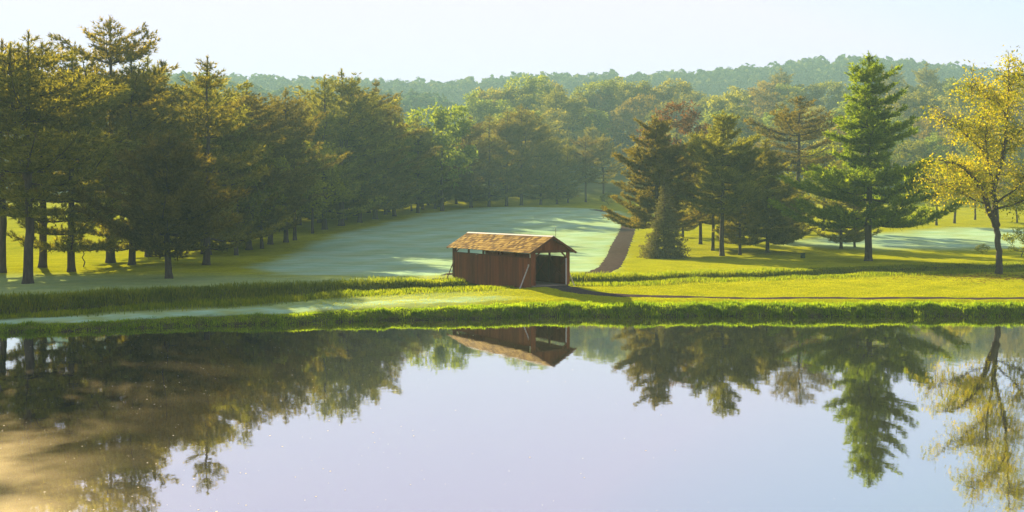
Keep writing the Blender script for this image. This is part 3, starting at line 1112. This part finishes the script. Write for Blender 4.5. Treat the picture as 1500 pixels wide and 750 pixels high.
# --- the group by the creek
plant_px(SP, 974, 378, 264, 1.0, label='small cone-shaped spruce with boughs to the ground', cat='tree')
plant_px(PG[0], 962, 370, 170, 1.0, name='pine_tree', label='tall olive pine rising right behind the small spruce', cat='tree')
plant_px(PG[0], 1026, 358, 190, .9, name='pine_tree', label='leaning-trunk pine between the small spruce and the flat-topped pine', cat='tree')
plant_px(P[2], 1000, 347, 215, .8, label='short dim pine deep behind the small spruce', cat='tree')
plant_px(PG[1], 1058, 375, 162, 1.0, name='pine_tree', label='tall flat-topped olive pine with a bare straight trunk', cat='tree')
plant_px(P[3], 1044, 367, 205, .9, label='pine with a forked trunk just behind the flat-topped pine', cat='tree')
plant_px(P[0], 1084, 373, 205, .8, label='thin leaning pine on the far side of the flat-topped pine', cat='tree')
plant_px(P[4], 1089, 349, 235, .8, label='small far pine seen low between the bare trunks', cat='tree')
plant_px(PG[2], 1124, 370, 205, 1.0, name='pine_tree', label='dark drooping pine with a pale trunk and full low boughs', cat='tree')
plant_px(PL, 1152, 356, 262, 1.0, label='low dark bushy pine behind the drooping pine', cat='tree', name='pine_tree')
plant_px(PO, 1166, 342, 142, 1.25, label='airy umbrella-crowned pine with a long bare upper trunk', cat='tree', name='pine_tree')
plant_px(PB, 1272, 382, 77, 1.0, rz=2.2, label='large bright green pine standing alone with a spire top', cat='tree', name='pine_tree')
plant_px(P[2], 1232, 364, 232, 1.0, label='low olive pine behind the large bright green pine, thicker trunk', cat='tree')
plant_px(P[4], 1252, 362, 250, .9, label='squat pine between the low olive pine and the bright green pine', cat='tree')
plant_px(BR, 988, 326, 143, 1.0, label='rusty brown tree showing above the olive pines', cat='tree', name='broadleaf_tree')
plant_px(BG, 1205, 338, 205, 1.0, label='bright lime tree beside the airy umbrella-crowned pine', cat='tree', name='broadleaf_tree')
plant_px(BG, 1372, 330, 232, 1.0, label='lime yellow tree between the bright green pine and the orange trees', cat='tree', name='broadleaf_tree')
plant_px(BY, 1398, 327, 222, 1.0, label='orange yellow tree with a leaning trunk behind the lawn', cat='tree', name='broadleaf_tree')
plant_px(BY, 1428, 322, 236, 1.0, label='smaller orange yellow tree beside the leaning orange one', cat='tree', name='broadleaf_tree')
plant_px(BY, 1490, 326, 250, 1.0, label='orange yellow tree behind the dark trunk of the yellow tree', cat='tree', name='broadleaf_tree')
plant_px(B[1], 1462, 320, 236, 1.0, label='dull olive broadleaf tree between the orange yellow trees', cat='tree')


# --- the yellow tree at the creek, built limb by limb
def yellow_tree():
    x0, y0 = at(1463, 401)
    z0 = float(zg(x0, y0))
    root = empty('broadleaf_tree', (x0, y0, z0))
    tag(root, 'golden yellow tree with dark crooked limbs beside the creek wall', 'tree')
    sc = y0 / FPX
    r = np.random.default_rng(4)
    g = lambda px, py, dy=0.0: np.array([(px - 1463) * sc, dy, (401 - py) * sc])
    tr = MB()
    limbs = [
        ([(1463, 404, 0), (1464, 385, 0), (1463, 365, .1), (1461, 335, .1), (1460, 322, .2), (1459, 300, .3), (1457, 280, .3)], .34, .22),
        ([(1460, 330, .1), (1448, 316, -.6), (1440, 300, -.9), (1425, 272, -1.4), (1408, 254, -1.6), (1390, 242, -2), (1368, 238, -2.2)], .17, .04),
        ([(1440, 300, -.9), (1412, 285, .2), (1388, 270, .6), (1360, 262, .8)], .07, .02),
        ([(1457, 280, .3), (1466, 262, .8), (1476, 238, 1.2), (1484, 212, 1.4), (1495, 200, 1.6), (1512, 186, 1.7)], .20, .05),
        ([(1476, 238, 1.2), (1474, 215, .4), (1473, 190, 0), (1476, 160, -.2), (1474, 130, -.4), (1474, 92, -.5)], .13, .025),
        ([(1457, 280, .3), (1448, 256, -.4), (1440, 228, -.8), (1436, 200, -.9), (1438, 170, -1.2)], .14, .03),
        ([(1440, 228, -.8), (1424, 205, .3), (1410, 188, .8), (1392, 175, 1)], .06, .02),
        ([(1473, 175, 0), (1462, 162, -1), (1445, 150, -1.6), (1425, 144, -2), (1405, 128, -2.2)], .07, .02),
        ([(1484, 212, 1.4), (1492, 180, 2.2), (1492, 150, 2.6), (1496, 120, 2.8)], .08, .02),
        ([(1474, 130, -.4), (1485, 112, .4), (1500, 100, .8)], .04, .015),
        ([(1459, 306, .3), (1476, 300, -1.2), (1496, 288, -2), (1515, 280, -2.4)], .10, .03),
        ([(1457, 285, .3), (1452, 268, 2), (1440, 250, 3.2), (1426, 236, 4)], .10, .03),
        ([(1459, 300, .3), (1470, 280, -2), (1478, 255, -3.2), (1482, 230, -3.9)], .10, .03),
        ([(1448, 256, -.4), (1456, 225, 1.8), (1458, 195, 2.8), (1455, 170, 3.4)], .07, .02),
    ]
    nodes = []
    for pts, ra, rb in limbs:
        Pn = np.array([g(*p) for p in pts])
        s = np.linspace(0, 1, len(Pn))
        q = np.linspace(0, 1, len(Pn) * 3)
        Pq = np.stack([np.interp(q, s, Pn[:, i]) for i in range(3)], 1)
        Pq[1:-1] = (Pq[:-2] + Pq[1:-1] * 2 + Pq[2:]) / 4 + r.normal(0, .03, Pq[1:-1].shape)
        tr.tube(Pq, np.linspace(ra, rb, len(q)) if len(nodes) else np.interp(q, [0, .08, .3, 1], [.36, .28, .24, rb]), 8)
        if len(pts) and (ra < .3):
            nodes.append(Pq[int(len(Pq) * .35):])
    allp = np.concatenate(nodes)
    cen = []
    for _ in range(440):
        p = allp[r.integers(len(allp))]
        d = r.normal(0, 1, 3)
        d /= np.linalg.norm(d)
        L = r.uniform(.5, 2.7)
        d[2] = d[2] * .8 - .05
        e = p + d * L
        if e[2] < 3.3:
            continue
        s = np.linspace(0, 1, 4)[:, None]
        path = p + (e - p) * s
        path[:, 2] += .12 * L * np.sin(np.pi * s[:, 0])
        tr.tube(path, np.linspace(.028, .010, 4), 4, cap=False)
        for u in (.45, .7, .9, 1.0):
            cen.append(p + (e - p) * u + r.normal(0, .10, 3))
    tr.build('trunk', M_BARK, root, True)
    cen = np.array(cen)
    k = r.normal(0, 1, (len(cen), 10, 3))
    pos = (cen[:, None, :] + k * np.array([.36, .36, .26])).reshape(-1, 3)
    low = pos[:, 2] < 6.4
    V = cards(pos, (k * .3).reshape(-1, 3), r, 1, .17, .11, 1.0, -.35, .5)
    Vq = V.reshape(-1, 4, 3)
    m = low & (pos[:, 0] > -1.6) & (r.random(len(pos)) < .9)
    mesh_obj('crown', Vq[~m].reshape(-1, 3), quad_faces(Vq[~m].reshape(-1, 3)), M_LEAF_YELLOW, root)
    o = mesh_obj('crown', Vq[m].reshape(-1, 3), quad_faces(Vq[m].reshape(-1, 3)), M_LEAF_LIME, root)
    tag(o, 'green lower foliage still unturned')


yellow_tree()

# --- the wood on the misty slope behind
r = np.random.default_rng(91)
SLOPE = [   # px, distance, top row, kind
    (778, 430, 100, 0), (752, 425, 118, 0), (730, 420, 128, 1), (806, 440, 112, 1), (870, 445, 110, 0), (905, 450, 108, 2), (922, 430, 122, 1), (950, 440, 118, 3), (978, 452, 124, 2),
]
for px, y, t, k in SLOPE:
    x = (px - 750) / FPX * y
    h = CAM_H - (t - HOR) / FPX * y - float(zg(x, y))
    plant(B[k], x, y, h, r.uniform(.9, 1.2), label='tall hazy tree topping the wood on the misty slope', group='tall trees atop the misty slope')
for row, (y0, tlo, thi, n) in enumerate(((300, 178, 212, 24), (345, 152, 190, 30), (395, 128, 160, 30), (450, 106, 136, 34))):
    for i in range(n):
        px = 690 + (870.0) * (i + r.uniform(.1, .9)) / n
        y = y0 + r.uniform(-18, 18)
        if row == 0 and (px < 905 or 880 < px < 945):
            continue
        if row <= 1 and 868 < px < 945:
            continue
        x = (px - 750) / FPX * y
        lift = 22 * sstep(800, 1100, px) * (row < 3) + 14 * sstep(850, 700, px)
        t = r.uniform(tlo, thi) - .35 * lift + (14 if px < 850 and row == 3 else 0)
        h = CAM_H - (t - HOR) / FPX * y - float(zg(x, y))
        h = min(max(h, 9), 30)
        conifer = r.random() < .1
        src = P[int(r.integers(5))] if conifer else B[int(r.integers(4))]
        plant(src, x, y, h, r.uniform(.95, 1.35) * (1.25 if h < 14 else 1), label='dark hazy conifer on the misty wooded slope' if conifer else 'hazy broadleaf tree on the misty wooded slope',
              group='conifers of the misty slope' if conifer else 'broadleaf trees of the misty slope')
for px, y, t in ((1143, 470, 99), (1358, 470, 92), (1306, 470, 96)):
    x = (px - 750) / FPX * y
    lab = {1143: 'dark twin-topped conifer poking above the misty slope behind the umbrella pine', 1358: 'pointed conifer poking above the misty slope by the yellow tree', 1306: 'pointed conifer poking above the misty slope by the spire-topped pine'}[px]
    plant(P[4], x, y, CAM_H - (t - HOR) / FPX * y - float(zg(x, y)), 1.0, label=lab)


# --- forest that covers the two far ridges
def hill_forest(name, n, xr, yr, hmin, label, seed, crown=5.0):
    r = np.random.default_rng(seed)
    x = r.uniform(*xr, n)
    y = r.uniform(*yr, n)
    z = zg(x, y)
    ok = (z > hmin) & (np.abs(x) < y * .56)
    x, y, z = x[ok], y[ok], z[ok]
    n = len(x)
    cr = crown * (.5 + 1.1 * r.random(n) ** 1.6)
    m = 50
    d = r.normal(0, 1, (n, m, 3))
    d[:, :, 2] = np.abs(d[:, :, 2]) - .25
    d /= np.linalg.norm(d, axis=2)[:, :, None]
    c = np.stack([x, y, z + cr * 1.3], 1)
    hz = r.uniform(.9, 1.6, n)
    pos = c[:, None, :] + d * cr[:, None, None] * (.75 + .35 * r.random((n, m, 1))) * np.stack([np.ones(n), np.ones(n), hz], 1)[:, None, :]
    pos = pos.reshape(-1, 3)
    nrm = d.reshape(-1, 3) + r.normal(0, .35, pos.shape)
    nrm /= np.linalg.norm(nrm, axis=1)[:, None]
    a = np.cross(nrm, r.normal(0, 1, pos.shape))
    a /= np.linalg.norm(a, axis=1)[:, None]
    b = np.cross(nrm, a)
    s = np.repeat(cr, m)[:, None] * r.uniform(.18, .36, (len(pos), 1))
    V = np.stack([pos - a * s - b * s, pos + a * s - b * s * .8, pos + a * s * .9 + b * s, pos - a * s + b * s * .9], 1).reshape(-1, 3)
    o = mesh_obj(name, V, quad_faces(V), M_HILL)
    tag(o, label, 'forest', kind='stuff')


hill_forest('ridge_forest', 4600, (-260, 40), (430, 760), 14, 'misty blue-green forest covering the nearer ridge', 31, 3.5)
hill_forest('far_ridge_forest', 8200, (-420, 620), (760, 1060), 40, 'faded blue forest covering the far long ridge', 32, 4.1)


# ------------------------------------------------------------------ small things
def utility_box():
    x, y = at(1176, 378)
    root = empty('ball_washer_box', (x, y, float(zg(x, y))))
    tag(root, 'small dark green box standing on the lawn near the lone pine', 'box')
    mb = MB()
    mb.box((0, 0, .25), (.42, .34, .54))
    mb.build('body', M_BOX, root)
    mb = MB()
    mb.box((0, 0, .545), (.48, .40, .05))
    mb.build('lid', M_BOX, root)


utility_box()


def stake():
    x, y = at(814, 347)
    root = empty('yardage_stake', (x, y, float(zg(x, y))))
    tag(root, 'thin dark stake standing in the dewy fairway above the bridge roof', 'stake')
    mb = MB()
    mb.tube([(0, 0, -.1), (0, 0, 1.25)], [.035, .03], 6)
    mb.build('pole', M_FRAME, root)
    mb = MB()
    mb.box((0, 0, 1.3), (.09, .09, .12))
    mb.build('cap', M_PALE, root)


stake()


def edge_shrub():
    x, y = at(1494, 376)
    b = broadleaf('shrub', M_LEAF_LIME, 3.0, 1.3, .05, 44, 26, .16, 45, .42, trunk_r=.05)
    plant(b, x, y, 3.3, 1.0, label='thin lime shrub at the water-side bank behind the yellow tree trunk', cat='shrub')
    for i, (px, py, h, lab) in enumerate(((892, 300, 3.0, 'low dim shrub at the fairway end beside the gap'), (1440, 372, 1.2, 'small green shrub growing against the creek wall'))):
        x, y = at(px, py)
        plant(b, x, y, h, 1.3, label=lab, cat='shrub')


edge_shrub()


def fallen_leaves():
    r = np.random.default_rng(8)
    cx, cyy = at(1463, 404)
    n = 1500
    x = cx + r.normal(0, 4.5, n)
    y = cyy + r.normal(-1.5, 3.2, n)
    ok = y < creek_y(x) - 3.2
    x, y = x[ok], y[ok]
    z = zg(x, y) + .03
    a = r.random(len(x)) * 6.28
    q = np.arange(4) * np.pi / 2
    sz = .05 + .06 * r.random(len(x))
    V = np.stack([x[:, None] + sz[:, None] * np.cos(a[:, None] + q), y[:, None] + sz[:, None] * np.sin(a[:, None] + q), z[:, None] + r.uniform(0, .05, (len(x), 4))], -1).reshape(-1, 3)
    o = mesh_obj('fallen_leaves', V, quad_faces(V), M_LEAF_RUST)
    tag(o, 'brown fallen leaves on the lawn under the golden yellow tree', 'leaves', kind='stuff')


fallen_leaves()


def dead_stick():
    x, y = at(122, 391)
    mb = MB()
    mb.tube([(0, 0, -.1), (.15, 0, .45), (-.12, .05, .85), (.05, .1, 1.2), (-.35, .1, 2.0), (-.5, .1, 2.5)], [.06, .055, .05, .045, .04, .02], 6)
    o = mb.build('dead_stick', M_BARK, None, True)
    o.location = (x, y, float(zg(x, y)))
    tag(o, 'crooked dead stick poking up beside a flared pine base', 'stick')


dead_stick()


# ------------------------------------------------------------------ morning haze
def haze():
    m, nt = new_mat('haze')
    v = N(nt, 'ShaderNodeVolumePrincipled')
    v.inputs['Color'].default_value = (.32, .53, .59, 1)
    v.inputs['Density'].default_value = HAZE_DENSITY
    v.inputs['Anisotropy'].default_value = 0.12
    out = N(nt, 'ShaderNodeOutputMaterial')
    nt.links.new(v.outputs[0], out.inputs['Volume'])
    mb = MB()
    mb.box((0, 600, 80), (2400, 1400, 166))
    o = mb.build('haze', m)
    o.display_type = 'WIRE'
    tag(o, 'pale blue morning haze over the valley', 'haze', kind='stuff')


haze()

for o in [o for o in COL.objects if o.parent is None and 'nominal' in o and 'planted' not in o]:
    for ch in list(o.children):
        bpy.data.objects.remove(ch)
    bpy.data.objects.remove(o)
for o in COL.objects:
    if 'nominal' in o:
        del o['nominal']
    if 'planted' in o:
        del o['planted']
